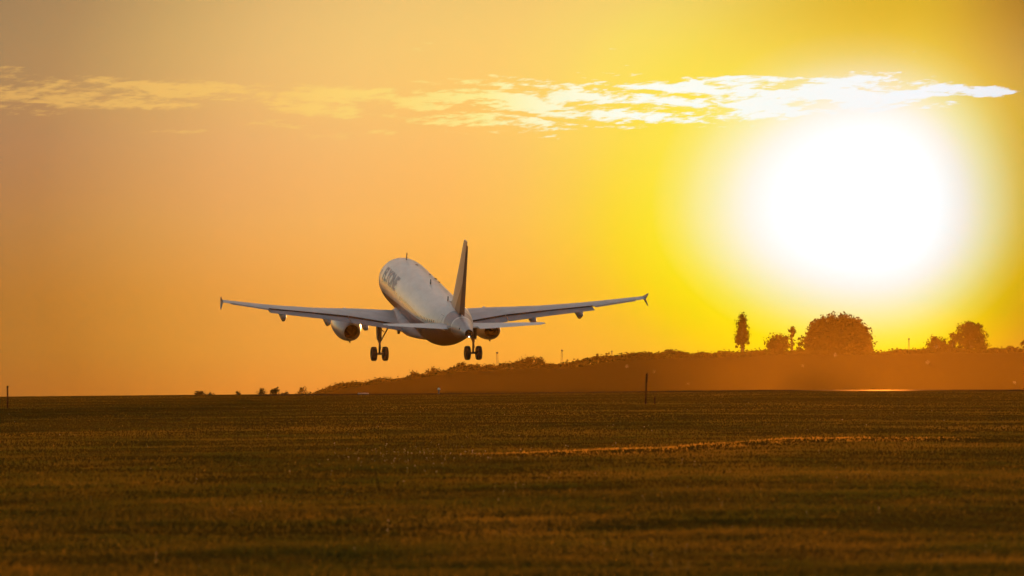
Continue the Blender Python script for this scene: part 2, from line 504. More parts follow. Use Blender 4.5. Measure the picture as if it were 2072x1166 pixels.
SWELL_R = [(0, .252), (3, .30), (4.4, .46), (6.3, .60), (8.3, .68), (11.2, .64), (14, .62)]
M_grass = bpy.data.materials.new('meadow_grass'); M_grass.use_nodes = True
q = G(M_grass.node_tree); q.n.clear()
o_ = q.n.new('ShaderNodeOutputMaterial'); t_ = q.n.new('ShaderNodeTexCoord')
gx, gy, gz = q.sep(t_.outputs['Object'])
big = q.noise(q.xyz(q.m('MULTIPLY', gx, .30), q.m('MULTIPLY', gy, .20), 0), 1.0, 7, .7, .8)
med = q.noise(q.xyz(gx, q.m('MULTIPLY', gy, .7), 0), 2.6, 5, .7)
c = q.mix(q.ss(big, .38, .60), (.052, .060, .004), (.108, .073, .006))
c = q.mix(q.m('MULTIPLY', q.ss(med, .5, .72), .6), c, (.22, .125, .012))
pat = q.noise(q.xyz(q.m('MULTIPLY', gx, .11), q.m('MULTIPLY', gy, .055), 7.0), 1.0, 5, .6, .5)
c = q.mix(q.m('MULTIPLY', q.ss(pat, .52, .66), .4), c, (.27, .160, .02))
c = q.mix(q.m('MULTIPLY', q.m('SUBTRACT', 1.0, q.ss(pat, .38, .52)), .55), c, (.022, .030, .003))
spk = q.noise(q.xyz(gx, gy, 0), 16.0, 2, .5)
c = q.mix(q.m('MULTIPLY', q.ss(spk, .66, .74), .7), c, (.48, .27, .04))
# sunlit crest of the low swell, painted into the grass colour
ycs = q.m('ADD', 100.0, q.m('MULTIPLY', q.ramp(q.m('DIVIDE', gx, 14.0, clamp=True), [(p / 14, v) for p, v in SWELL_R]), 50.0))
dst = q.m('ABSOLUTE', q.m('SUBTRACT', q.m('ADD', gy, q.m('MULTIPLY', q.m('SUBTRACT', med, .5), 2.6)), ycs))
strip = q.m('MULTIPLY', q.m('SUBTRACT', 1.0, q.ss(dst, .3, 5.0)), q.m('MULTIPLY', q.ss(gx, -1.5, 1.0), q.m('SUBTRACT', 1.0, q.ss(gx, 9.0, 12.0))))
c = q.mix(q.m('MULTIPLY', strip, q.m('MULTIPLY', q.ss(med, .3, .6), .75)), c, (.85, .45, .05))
dd = q.n.new('ShaderNodeBsdfDiffuse'); q.l.new(c, dd.inputs[0])
tl = q.n.new('ShaderNodeBsdfTranslucent'); q.l.new(q.mix(1.0, c, (1.1, .95, .6), 'MULTIPLY'), tl.inputs[0])
mx_ = q.n.new('ShaderNodeMixShader'); mx_.inputs[0].default_value = .58
q.l.new(dd.outputs[0], mx_.inputs[1]); q.l.new(tl.outputs[0], mx_.inputs[2])
gl_ = q.n.new('ShaderNodeBsdfGlossy'); gl_.inputs[0].default_value = (1, .7, .3, 1); gl_.inputs[1].default_value = .75
my_ = q.n.new('ShaderNodeMixShader'); my_.inputs[0].default_value = .035
q.l.new(mx_.outputs[0], my_.inputs[1]); q.l.new(gl_.outputs[0], my_.inputs[2]); q.l.new(my_.outputs[0], o_.inputs[0])
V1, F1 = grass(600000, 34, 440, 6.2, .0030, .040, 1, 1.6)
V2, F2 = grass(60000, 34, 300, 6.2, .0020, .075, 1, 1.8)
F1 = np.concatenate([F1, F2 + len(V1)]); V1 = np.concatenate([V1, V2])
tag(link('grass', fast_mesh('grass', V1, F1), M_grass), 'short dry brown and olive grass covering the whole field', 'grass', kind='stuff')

# small pale seed heads and flowers that glint in the low light
n = 260
yy = 45 * (300 / 45) ** rng.random(n); aa = rng.normal(1.0, 3.0, n).clip(-6, 6)
cl_ = rng.random(n) < .35
aa = np.where(cl_, rng.normal(-.9, .55, n), aa); yy = np.where(cl_, rng.normal(112, 9, n), yy)
xx = yy * np.tan(np.radians(aa))
V = []; F = []
for x, yv in zip(xx, yy):
    z = float(height(x, yv)); hh = random.uniform(.035, .085); s = random.uniform(.0025, .0065) * (1 + yv / 260)
    lx = random.uniform(-.03, .03); b0 = len(V)
    V += [(x - .0006, yv, z), (x + .0006, yv, z), (x + lx, yv, z + hh)]
    F.append((b0, b0 + 1, b0 + 2))
    c0 = len(V); cx, cz = x + lx, z + hh
    V += [(cx + s, yv, cz), (cx - s, yv, cz), (cx, yv + s, cz), (cx, yv - s, cz), (cx, yv, cz + s), (cx, yv, cz - s)]
    for tri in ((0, 2, 4), (2, 1, 4), (1, 3, 4), (3, 0, 4), (2, 0, 5), (1, 2, 5), (3, 1, 5), (0, 3, 5)):
        F.append(tuple(c0 + k for k in tri))
M_seed = leaf_mat('seed_fluff', (.55, .45, .3), (.85, .65, .38), .65)
tag(link('seed_heads', fast_mesh('seed_heads', V, F), M_seed), 'tiny pale seed heads and flowers dotted through the grass', 'wildflowers', kind='stuff')


# ------------------------------------------------------------------ where things stand
def ground_at(px, y):
    x = y * math.tan(R((px - 1036) / 201.0))
    return Vector((x, y, float(height(x, y))))


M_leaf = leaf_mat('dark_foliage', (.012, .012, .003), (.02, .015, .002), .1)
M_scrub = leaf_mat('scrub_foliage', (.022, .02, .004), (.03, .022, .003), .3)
M_bark = mat('bark', (.06, .045, .03), .9, var=.3, vscale=3)


def leaves(ells, n, size, clumps=None, jag=.28, seed=0):
    r = np.random.default_rng(seed + 100)
    vol = np.array([e[3] * e[4] * e[5] for e in ells]); vol = vol / vol.sum()
    nc = clumps or max(20, n // 45)
    which = r.choice(len(ells), nc, p=vol)
    E = np.array(ells)[which]
    d = r.normal(0, 1, (nc, 3)); d /= np.linalg.norm(d, axis=1)[:, None]
    rad = (r.random(nc) ** .45) * (1 + r.normal(0, .09, nc))
    cc = E[:, :3] + d * rad[:, None] * E[:, 3:6]
    cs = E[:, 3:6].mean(1) * jag * (.6 + .8 * r.random(nc))
    k = r.integers(0, nc, n)
    P = cc[k] + r.normal(0, .5, (n, 3)) * cs[k][:, None]
    a = r.normal(0, 1, (n, 3)); a /= np.linalg.norm(a, axis=1)[:, None]
    b = np.cross(a, r.normal(0, 1, (n, 3))); b /= np.linalg.norm(b, axis=1)[:, None]
    s = size * (.6 + .8 * r.random(n))[:, None]
    V = np.stack([P - a * s, P + b * s * .5, P + a * s, P - b * s * .5], 1).reshape(-1, 3)
    F = np.arange(n * 4).reshape(-1, 4)
    return V, F


def tree(name, label, px, y, ells, n, size, trunk, cat='tree', group=None, jag=.28, seed=0, branches=5):
    """ells in metres relative to the foot (x right, y away, z up); trunk (height, radius)"""
    p = ground_at(px, y)
    root = bpy.data.objects.new(name, None); col.objects.link(root); root.location = p - Vector((0, 0, .05))
    tag(root, label, cat, group)
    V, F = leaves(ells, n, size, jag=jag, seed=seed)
    link('crown', fast_mesh('crown', V, F), M_leaf, root)
    r = random.Random(seed)
    m = MB(); th, tr = trunk
    pts = [(0, 0, -.2, tr * 1.25), (tr * .2, 0, th * .35, tr), (-tr * .2, 0, th * .7, tr * .75), (0, 0, th, tr * .4)]
    m.loft([[(a + rr_ * math.cos(k * math.pi / 4), b + rr_ * math.sin(k * math.pi / 4), c) for k in range(8)] for a, b, c, rr_ in pts])
    for i in range(branches):
        e = ells[r.randrange(len(ells))]
        z0 = th * r.uniform(.4, .95); q_ = Vector((e[0] + r.uniform(-.6, .6) * e[3], e[1] + r.uniform(-.6, .6) * e[4], e[2] + r.uniform(-.2, .6) * e[5]))
        m.tube((0, 0, z0), q_, tr * .4, tr * .1, 6)
    m.build('trunk', M_bark, root)
    return root


YT = 1400.0
u1 = YT * math.tan(R(1 / 201.0))      # metres per photo pixel at the ridge (0.122)
# the poplar, the round tree and their neighbours on the ridge
tree('poplar_tree', 'tall slim poplar standing alone on the ridge', 1502, 1398,
     [(0, 0, 5.6, 1.2, 1.1, 3.7), (0, 0, 8.1, .95, .9, 2.1), (.1, 0, 9.7, .6, .5, 1.2), (-.5, 0, 4.0, 1.1, .9, 1.9), (1.15, 0, 4.2, .55, .5, 2.0), (-1.3, 0, 3.3, .45, .4, 1.3)],
     4200, .22, (7.5, .42), seed=1, jag=.42)
tree('round_tree', 'huge round dome shaped tree, the broadest on the ridge', 1696, 1400,
     [(0, 0, 2.6, 8.0, 7, 6.2), (0, 0, 2.6, 8.0, 7, 6.2), (.4, 0, 7.0, 3.0, 3, 1.9), (-4.2, 0, 5.2, 2.6, 3, 2.1), (4.4, 0, 5.2, 2.6, 3, 2.0), (7.2, 0, 1.6, 1.5, 3, 2.2), (-6.9, 0, 2.4, 1.5, 3, 2.3)],
     42000, .38, (5, .6), seed=2, jag=.15, branches=9)
tree('small_round_tree', 'low bushy tree between the poplar and the small topped tree', 1574, 1395,
     [(0, 0, 2.1, 3.2, 3, 2.3), (1.1, 0, 3.0, 2.0, 2, 1.5), (-1.9, 0, 1.7, 1.7, 1.6, 1.6)], 3200, .26, (2.5, .3), seed=3, jag=.3)
tree('topped_tree', 'thin bare stemmed tree with a small square tuft on top', 1602, 1400,
     [(0, 0, 5.5, .9, .8, 1.15), (.05, 0, 4.2, .42, .4, .7), (.05, 0, 2.6, .36, .36, 1.5)], 750, .2, (5.2, .3), seed=4, jag=.4, branches=3)
tree('short_narrow_tree', 'short narrow tree close against the left of the round dome tree', 1617, 1402,
     [(0, 0, 2.6, .62, .6, 1.5), (0, 0, 1.0, .7, .7, 1.0)], 520, .2, (2.2, .2), seed=5, jag=.4, branches=2)
tree('broad_tree', 'tall broad tree at the right of the ridge with a ragged crown', 1963, 1408,
     [(0, 0, 3.4, 4.0, 3.6, 3.7), (-.3, 0, 5.4, 2.5, 2.4, 2.1), (2.8, 0, 2.3, 2.0, 2, 2.3), (-2.8, 0, 2.4, 1.8, 2, 2.2), (.2, 0, 6.6, 1.3, 1.2, 1.1)],
     6200, .28, (4.5, .5), seed=6, jag=.28, branches=8)
tree('bushy_tree', 'low bushy tree with a spike, left of the broad tree', 1896, 1404,
     [(0, 0, 1.7, 2.7, 2.4, 2.0), (-1.6, 0, 2.2, 1.1, 1, 1.0), (2.6, 0, 1.9, 1.9, 1.8, 1.7)], 2400, .26, (2.2, .25), seed=7, jag=.3)
tree('slender_tree', 'slender pointed tree between the bushy tree and the broad tree', 1926, 1400,
     [(0, 0, 2.4, .9, .8, 2.3), (0, 0, 4.2, .5, .5, .8)], 700, .22, (3, .2), seed=8, jag=.4, branches=2)
tree('leafy_tree', 'tree cut by the right edge of the photo on the ridge', 2078, 1404,
     [(0, 0, 1.6, 1.6, 1.5, 1.7)], 900, .26, (1.6, .2), seed=9, jag=.3)
tree('low_shrub', 'low shrub on the ridge near the right edge, beside the cut off tree', 2043, 1402,
     [(0, 0, .5, 1.6, 1.4, .8)], 600, .24, (.6, .1), 'shrub', seed=10)

# trees along the falling left end of the ridge
tree('hazy_tree', 'widest hazy mound of tree on the ridge right of the airliner', 1075, 1392,
     [(0, 0, 1.0, 3.6, 3, 1.5), (-.8, 0, 1.9, 1.7, 1.6, 1.0), (1.8, 0, 1.2, 2.0, 1.8, 1.1)], 1900, .24, (1.4, .2), seed=11, jag=.35)
tree('hillside_tree', 'rounded tree on the ridge just under the right main wheels', 942, 1388,
     [(0, 0, .7, 2.0, 1.8, 1.1), (-1.4, 0, .5, 1.4, 1.2, .9)], 1000, .22, (1, .15), seed=12, jag=.35)
tree('hillside_bush', 'small dark bush on the ridge right of the right main wheels', 990, 1390,
     [(0, 0, .5, 1.6, 1.3, .75)], 600, .22, (.6, .1), 'shrub', seed=13, jag=.35)
tree('ridge_bush', 'rounded bush on the ridge between the two main wheel pairs', 876, 1385,
     [(0, 0, .6, 1.7, 1.4, .95)], 800, .22, (.8, .12), 'shrub', seed=14, jag=.35)
tree('ragged_bush', 'ragged bush on the ridge right of the left main wheels', 838, 1380,
     [(0, 0, .5, 1.3, 1.2, .9), (.4, 0, 1.0, .5, .5, .5)], 560, .22, (.7, .12), 'shrub', seed=15, jag=.35)
tree('faint_shrub', 'faint pointed shrub at the low left end of the ridge', 611, 1330,
     [(0, 0, 1.4, 1.1, 1.0, 1.6), (.1, 0, 2.7, .4, .4, .9), (1.0, 0, 1.0, 1.1, .9, 1.0)], 700, .2, (1.8, .15), 'shrub', seed=16, jag=.4)

# shrubs on the brow of the field at the left, 470-560 m off
YS = 462
for (px, lab, nm, ells, n_, sd_) in (
    (406, 'wide low shrub, leftmost of the shrubs on the skyline', 'low_shrub', [(0, 0, .15, .62, .4, .25), (-.35, 0, .12, .3, .3, .2), (.15, 0, .28, .3, .3, .16)], 500, 20),
    (425, 'tiny spiky shrub beside the wide leftmost shrub', 'spiky_shrub', [(0, 0, .14, .16, .15, .24), (.12, 0, .08, .25, .2, .1)], 150, 21),
    (482, 'small leaning shrub midway along the left skyline', 'leaning_shrub', [(-.02, 0, .14, .24, .2, .24), (.22, 0, .05, .22, .2, .12)], 220, 22),
    (529, 'upright shrub of thin stems, left of the rounder leafy shrub', 'upright_shrub', [(-.1, 0, .26, .30, .3, .36), (.12, 0, .2, .3, .3, .3)], 420, 23),
    (554, 'rounder leafy shrub, tallest of those on the left skyline', 'leafy_shrub', [(0, 0, .28, .40, .36, .36), (.18, 0, .42, .24, .24, .24), (-.2, 0, .38, .2, .2, .22)], 700, 24),
    (579, 'small rounded shrub right of the tallest skyline shrub', 'rounded_shrub', [(0, 0, .12, .3, .28, .2), (-.3, 0, .05, .3, .2, .12)], 260, 25)):
    tree(nm, lab, px, YS, ells, n_, .055, (.25, .02), 'shrub', 'shrubs on the left skyline', seed=sd_, jag=.5, branches=6)

# the scrub that runs along the ridge: one ragged mass nobody could count
N = 26000
aa = rng.uniform(-2.35, 5.6, N)
ry = rng.uniform(1360, 1412, N)
xs_ = ry * np.tan(np.radians(aa))
zz = height(xs_, ry)
hm = np.clip(.75 + 1.5 * fbm(xs_ / 5.5, ry * .01, 71, 4), .12, 2.2) * np.where(aa > 2.2, .75, 1.0)
hh = hm * rng.random(N) ** .8 * 1.15 + np.where(rng.random(N) < .06, rng.random(N) * .7, 0)
Pp = np.stack([xs_, ry, zz + hh], 1)
a = rng.normal(0, 1, (N, 3)) * np.array([1.6, 1, .7]); a /= np.linalg.norm(a, axis=1)[:, None]
bb = np.cross(a, rng.normal(0, 1, (N, 3))); bb /= np.linalg.norm(bb, axis=1)[:, None]
s_ = (.32 * (.5 + rng.random(N)))[:, None]
V = np.stack([Pp - a * s_, Pp + bb * s_ * .5, Pp + a * s_, Pp - bb * s_ * .5], 1).reshape(-1, 3)
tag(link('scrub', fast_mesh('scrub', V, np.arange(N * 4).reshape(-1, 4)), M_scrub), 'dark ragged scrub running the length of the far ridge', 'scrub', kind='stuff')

# grass fringe on the brow
# ------------------------------------------------------------------ posts, mast and small field furniture
M_rust = mat('weathered_post', (.05, .022, .012), 1.0, spec=0, var=.35, vscale=6)
M_steel = mat('grey_steel', (.12, .12, .12), .9, spec=.1, var=.2)
M_white = mat('white_plastic', (.75, .73, .68), .4)
M_conc = mat('pale_concrete', (.42, .38, .36), .85, var=.2, vscale=2)


def post(label, px, y, h, w, lean, group=None):
    p = ground_at(px, y)
    root = bpy.data.objects.new('marker_post', None); col.objects.link(root); root.location = p; root.rotation_euler = (0, lean, 0)
    tag(root, label, 'post', group)
    m = MB()
    m.loft([[(-a, -a, z), (a, -a, z), (a, a, z), (-a, a, z)] for z, a in ((-.3, w / 2), (h - .02, w / 2), (h, w * .36))])
    m.build('shaft', M_rust, root, smooth=0)
    m = MB(); m.lathe((0, 0, h - .09), (0, 0, 1), [(0, w * .58), (.0, w * .66), (.05, w * .66), (.05, w * .58)], 10)
    m.build('collar', M_rust, root)
    return root


post('tall thin rusty post standing in the grass right of the airliner', 1306, 275, 1.50, .085, R(2.8))
post('short stub post beside the tall rusty post', 1325, 276, .35, .06, 0)
post('thin dark post at the left edge of the field', 17.5, 288, 1.14, .075, 0)

p = ground_at(888, 441)
root = bpy.data.objects.new('runway_light', None); col.objects.link(root); root.location = (p.x, p.y, p.z + .03)
tag(root, 'small white runway edge light on the brow below the tail', 'runway light')
m = MB(); m.lathe((0, 0, 0), (0, 0, 1), [(0, .07), (.28, .05), (.28, .09), (.31, .09)], 14); m.build('stem', M_steel, root)
m = MB(); m.lathe((0, 0, .31), (0, 0, 1), [(0, .10), (.06, .105), (.12, .08), (.15, .03), (.155, .001)], 14); m.build('lens', M_white, root)

p = ground_at(735, 452)
root = bpy.data.objects.new('concrete_slab', None); col.objects.link(root); root.location = (p.x, p.y, p.z)
tag(root, 'low pale concrete slab on the brow left of the runway light', 'slab')
m = MB(); m.loft([[(-a, -.5, z), (a, -.5, z), (a, .5, z), (-a, .5, z)] for z, a in ((0, .42), (.085, .42), (.11, .37))]); m.build('block', M_conc, root, smooth=0)
m = MB(); m.loft([[(-a, -.3, z), (a, -.3, z), (a, .3, z), (-a, .3, z)] for z, a in ((.11, .2), (.135, .2))]); m.build('cover', M_steel, root, smooth=0)


def mast(label, px, y, top_px, wd):
    p = ground_at(px, y)
    H = CAM_Z + y * math.tan(R((790 - top_px) / 201.0)) - p.z
    root = bpy.data.objects.new('lattice_mast', None); col.objects.link(root); root.location = p
    tag(root, label, 'mast', 'distant lattice masts beyond the ridge')
    m = MB()
    c = [(-1, -1), (1, -1), (1, 1), (-1, 1)]
    nb = 14
    for k in range(nb):
        z0, z1 = H * k / nb, H * (k + 1) / nb
        a, b_ = wd * (1 - .55 * k / nb), wd * (1 - .55 * (k + 1) / nb)
        for i in range(4):
            s0, s1 = c[i], c[(i + 1) % 4]
            m.tube((s0[0] * a, s0[1] * a, z0), (s0[0] * b_, s0[1] * b_, z1), .04, .04, 5)
            m.tube((s0[0] * a, s0[1] * a, z0), (s1[0] * b_, s1[1] * b_, z1), .03, .03, 4)
    m.build('lattice', M_steel, root, smooth=0)
    m = MB(); m.loft([[(-wd * .6, -.5, z), (wd * .6, -.5, z), (wd * .6, .5, z), (-wd * .6, .5, z)] for z in (H, H + .5)]); m.build('head', M_steel, root, smooth=0)
    return root


mast('faint lattice mast over the ridge, nearest the airliner', 1006, 1760, 716, .55)
mast('faint lattice mast right of the hazy mound of tree', 1137, 1760, 711, .5)
mast('very faint short mast over the ridge near the right wingtip', 1238, 1760, 713, .4)
mast('faint mast between the round dome tree and the bushy tree', 1838, 1760, 688, .4)

# midges lit by the sun
M_ins = leaf_mat('insect_wing', (.6, .55, .45), (.9, .8, .6), .6)
bod = MB(); bod.lathe((0, 0, 0), (1, .1, .2), [(-.008, .0005), (-.004, .0022), (.002, .0028), (.008, .0008)], 8)
wng = MB()
wng.plate([(-.002, .001, .002), (.001, .010, .010), (-.006, .012, .009), (-.008, .004, .003)], (0, 0, .0004))
wng.plate([(-.002, -.001, .002), (.001, -.010, .010), (-.006, -.012, .009), (-.008, -.004, .003)], (0, 0, .0004))
ib = bod.build('insect', M_ins, smooth=60)
iw = wng.build('wings', M_ins, ib, smooth=0)
first = True
for (px, py, d) in ((1690, 719, 62), (1876, 734, 55), (1893, 702, 60), (2050, 775, 64), (1268, 742, 70), (1323, 753, 72), (1392, 777, 75), (1624, 741, 70)):
    if first:
        o, w_ = ib, iw; first = False
    else:
        o = ib.copy(); col.objects.link(o); w_ = iw.copy(); col.objects.link(w_); w_.parent = o
    o.location = (d * math.tan(R((px - 1036) / 201)), d, CAM_Z + d * math.tan(R((790 - py) / 201)))
    o.rotation_euler = (random.uniform(-.6, .6), random.uniform(-.6, .6), random.uniform(0, 6))
    tag(o, 'tiny pale insect glinting in the air before the dark ridge', 'insect', 'insects glinting in the low sun')


# ------------------------------------------------------------------ the airliner
# measured in its own frame: x aft from the nose, y to starboard, z up from the cabin axis
QX, QY, QZ = 0.17609693748214297, -0.010799883606526695, 0.17654720166288435
POS = Vector((-6.7319247, 455.10129, 6.748065))
rx = Matrix.Rotation(QX, 3, 'X'); ry_ = Matrix.Rotation(QY, 3, 'Y'); rz = Matrix.Rotation(QZ, 3, 'Z')
B3 = Matrix(((0, 1, 0), (-1, 0, 0), (0, 0, 1)))
ROT = rz @ ry_ @ rx @ B3
ORG = Vector((18, 0, -4.5))          # the thing's base: under the wing, at wheel bottom
air = bpy.data.objects.new('airliner', None); col.objects.link(air)
air.matrix_world = Matrix.Translation(Vector((0, 0, CAM_Z)) + POS + ROT @ Vector((0, 0, -4.5))) @ ROT.to_4x4()
tag(air, 'white twin engine airliner just lifting off, landing gear down, seen from behind', 'airplane')


def ab(mb, name, m, parent=air, smooth=35):
    return mb.build(name, m, parent, smooth, shift=ORG)


# paint
pm = bpy.data.materials.new('aircraft_paint'); pm.use_nodes = True
q = G(pm.node_tree); b = q.n['Principled BSDF']
t_ = q.n.new('ShaderNodeTexCoord'); ox, oy, oz = q.sep(t_.outputs['Object'])
X = q.m('ADD', ox, 18.0); Z = q.m('SUBTRACT', oz, 4.5)
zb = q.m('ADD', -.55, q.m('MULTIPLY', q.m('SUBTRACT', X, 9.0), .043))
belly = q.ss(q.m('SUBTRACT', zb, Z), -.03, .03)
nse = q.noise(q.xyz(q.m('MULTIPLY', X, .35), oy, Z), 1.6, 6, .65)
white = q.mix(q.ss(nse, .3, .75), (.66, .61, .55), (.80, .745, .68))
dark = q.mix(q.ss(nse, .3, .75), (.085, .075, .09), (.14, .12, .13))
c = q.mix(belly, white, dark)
# dark wrap ahead of the tail cone
band_ = q.m('MULTIPLY', q.ss(q.m('ADD', X, q.m('MULTIPLY', Z, .55)), 33.1, 33.2), q.m('SUBTRACT', 1.0, q.ss(q.m('ADD', X, q.m('MULTIPLY', Z, .15)), 34.35, 34.45)))
c = q.mix(q.m('MULTIPLY', band_, .85), c, (.17, .13, .15))
c = q.mix(q.m('MULTIPLY', q.ss(X, 34.3, 34.5), .8), c, q.mix(q.ss(nse, .35, .7), (.30, .26, .25), (.46, .42, .40)))
# panel joints
fr = q.m('ABSOLUTE', q.m('SUBTRACT', q.m('FRACT', q.m('MULTIPLY', X, .42)), .5))
c = q.mix(q.m('MULTIPLY', q.m('SUBTRACT', 1.0, q.ss(fr, .0, .009)), .45), c, (.2, .18, .17))
q.l.new(c, b.inputs['Base Color'])
b.inputs['Roughness'].default_value = .33; b.inputs['Specular IOR Level'].default_value = .5; b.inputs['Coat Weight'].default_value = .15
M_paint = pm

M_wing = mat('wing_grey', (.50, .49, .48), .42, var=.12, vscale=.8)
M_wing2 = mat('control_surface_grey', (.29, .27, .27), .6, spec=.3, var=.12, vscale=.8)
M_lead = mat('bare_leading_edge', (.7, .7, .7), .3, .8)
M_tailw = mat('tailplane_white', (.74, .73, .71), .4, var=.06, vscale=1)
M_rudder = mat('dark_rudder', (.045, .028, .03), .7, spec=.2, var=.15)
M_black = mat('tyre_rubber_and_slot_shade', (.02, .018, .016), .75)
M_gear = mat('gear_steel', (.10, .095, .09), .5, .3, var=.2, vscale=4)
M_soot = mat('sooty_metal', (.03, .025, .02), .8, 0, spec=.2)
M_nac = mat('nacelle_paint', (.50, .49, .48), .3, coat=.2, var=.1, vscale=1.2)
M_glass = mat('dark_window', (.03, .03, .035), .15)
M_letter = mat('grey_lettering', (.42, .40, .41), .5)
M_seam = mat('seam_grey', (.22, .20, .2), .6)

# fuselage: x, top z, bottom z, half width
FS = [(0.0, -.48, -.62, .06), (.12, -.25, -.82, .28), (.35, .02, -1.0, .52), (.8, .38, -1.27, .86), (1.4, .78, -1.5, 1.18), (2.1, 1.15, -1.7, 1.43), (2.9, 1.47, -1.85, 1.64), (3.8, 1.70, -1.95, 1.79),
      (4.8, 1.87, -2.02, 1.89), (6.0, 1.98, -2.06, 1.95), (7.5, 2.05, -2.07, 1.975), (9, 2.07, -2.07, 1.975), (12, 2.07, -2.07, 1.975), (16, 2.07, -2.07, 1.975), (20, 2.07, -2.07, 1.975),
      (23.4, 2.07, -2.07, 1.975), (25, 2.07, -1.99, 1.96), (26.5, 2.07, -1.80, 1.93), (28, 2.06, -1.50, 1.83), (29.5, 2.05, -1.14, 1.67), (31, 2.01, -.76, 1.45),
      (32.5, 1.93, -.38, 1.2), (34, 1.81, -.02, .92), (35.2, 1.67, .26, .70), (36.2, 1.54, .48, .52), (37.0, 1.43, .64, .40), (37.5, 1.36, .72, .335), (37.57, 1.33, .75, .31)]


def fus(x):
    xs_ = [f[0] for f in FS]
    t, bo, w = (float(np.interp(x, xs_, [f[k] for f in FS])) for k in (1, 2, 3))
    return t, bo, w


def surf(x, th, off=0.0):
    """point on the fuselage skin; th = angle from the crown towards port"""
    t, bo, w = fus(x)
    c = (t + bo) / 2; hz = (t - bo) / 2
    return Vector((x, -(w + off) * math.sin(th), c + (hz + off) * math.cos(th)))


m = MB()
n = 48
m.loft([[surf(x, 2 * math.pi * k / n) for k in range(n)] for (x, _, _, _) in FS], cap=False)
m.f.append(tuple(range(n)))
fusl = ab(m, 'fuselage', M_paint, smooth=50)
m = MB()      # open pipe of the auxiliary power unit
m.lathe((37.58, 0, 1.04), (1, 0, .1), [(-.35, .02), (-.34, .24), (.02, .27), (.04, .30), (.0, .315), (-.05, .32)], 24)
ex = ab(m, 'exhaust', M_soot)
m = MB(); m.lathe((37.60, -.0, .80), (1, 0, 0), [(-.05, .03), (.03, .05), (.06, .03), (.065, .001)], 10)
M_lamp = bpy.data.materials.new('tail_lamp'); M_lamp.use_nodes = True
eb = M_lamp.node_tree.nodes['Principled BSDF']; eb.inputs['Emission Color'].default_value = (1, .95, .85, 1); eb.inputs['Emission Strength'].default_value = 2.0
ab(m, 'tail_light', M_lamp, ex)

# belly fairing
m = MB()
rings = []
for x, w, zt, zb_ in ((10.2, 1.2, -1.2, -1.95), (11.2, 1.75, -.95, -2.2), (12.5, 2.15, -.8, -2.42), (14.5, 2.28, -.8, -2.52), (17, 2.28, -.85, -2.52), (19, 2.16, -.95, -2.45), (20.6, 1.85, -1.1, -2.28), (21.8, 1.4, -1.3, -2.12), (22.4, .9, -1.5, -2.03)):
    c0 = (zt + zb_) / 2; h0 = (zt - zb_) / 2; r_ = []
    for k in range(28):
        a0 = 2 * math.pi * k / 28; ca, sa = math.cos(a0), math.sin(a0)
        r_.append((x, w * math.copysign(abs(ca) ** .7, ca), c0 + h0 * math.copysign(abs(sa) ** .8, sa)))
    rings.append(r_)
m.loft(rings)
M_fair = mat('fairing_grey', (.36, .34, .35), .42, var=.15, vscale=1)
ab(m, 'belly_fairing', M_fair)

# cabin windows and doors on the port side
for k in range(46):
    x = 6.2 + k * .533
    if abs(x - 14.9) < .5 or x > 30.4: continue
    m = MB(); pts = []
    for a0 in range(8):
        aa0 = a0 * math.pi / 4 + .39
        pts.append((x + .115 * math.cos(aa0), R(80.5) - .085 * math.sin(aa0)))
    m.loft([[surf(px_, th, o_) for px_, th in pts] for o_ in (-.01, .006)])
    ab(m, 'cabin_window', M_glass, fusl, smooth=0)
for (xd, w_, t0, t1) in ((4.0, .82, 62, 108), (31.2, .76, 52, 98)):
    seam = MB(); leaf = MB()
    def patch(mb, x0, x1, a0, a1, off):
        nn_ = 10
        mb.loft([[surf(x, R(a0 + (a1 - a0) * k / nn_), off) for k in range(nn_ + 1)] + [surf(x, R(a0 + (a1 - a0) * k / nn_), -.02) for k in range(nn_, -1, -1)] for x in (x0, (x0 + x1) / 2, x1)])
    patch(seam, xd - .04, xd + w_ + .04, t0 - 1.2, t1 + 1.2, .004)
    patch(leaf, xd, xd + w_, t0, t1, .010)
    ab(seam, 'door_seal', M_seam, fusl, smooth=0)
    ab(leaf, 'door', M_paint, fusl, smooth=30)
# cockpit side windows
for k, (x0, x1) in enumerate(((1.75, 2.35), (2.42, 3.0))):
    m = MB(); m.loft([[surf(x, R(a0), o_) for x, a0 in ((x0, 52), (x1, 50), (x1, 72), (x0, 74))] for o_ in (-.02, .012)])
    ab(m, 'cockpit_window', M_glass, fusl, smooth=0)


# lettering wrapped onto the skin
def letters(txt, x0, th0, height_, width, name, mm, off=.012):
    cu = bpy.data.curves.new('lettering', 'FONT'); cu.body = txt; cu.size = 1.0
    cu.offset = .035
    ob = bpy.data.objects.new('lettering', cu); col.objects.link(ob)
    bpy.context.view_layer.update()
    dg = bpy.context.evaluated_depsgraph_get()
    me0 = bpy.data.meshes.new_from_object(ob.evaluated_get(dg))
    bpy.data.objects.remove(ob); bpy.data.curves.remove(cu)
    import bmesh
    bm = bmesh.new(); bm.from_mesh(me0)
    for _ in range(2):
        bmesh.ops.subdivide_edges(bm, edges=[e for e in bm.edges if e.calc_length() > .12], cuts=2)
        bmesh.ops.triangulate(bm, faces=bm.faces)
    cs = [v.co.copy() for v in bm.verts]
    xa, xb = min(c.x for c in cs), max(c.x for c in cs); za, zb2 = min(c.y for c in cs), max(c.y for c in cs)
    for v in bm.verts:
        uu = (v.co.x - xa) / (xb - xa); vv = (v.co.y - za) / (zb2 - za)
        v.co = surf(x0 + uu * width, th0 - vv * height_ / 2.0, off) - ORG
    bm.to_mesh(me0); bm.free()
    me0.materials.clear()
    return link(name, me0, mm, fusl)


letters('FLYONE', 6.4, R(80), 1.20, 6.6, 'lettering', M_letter)


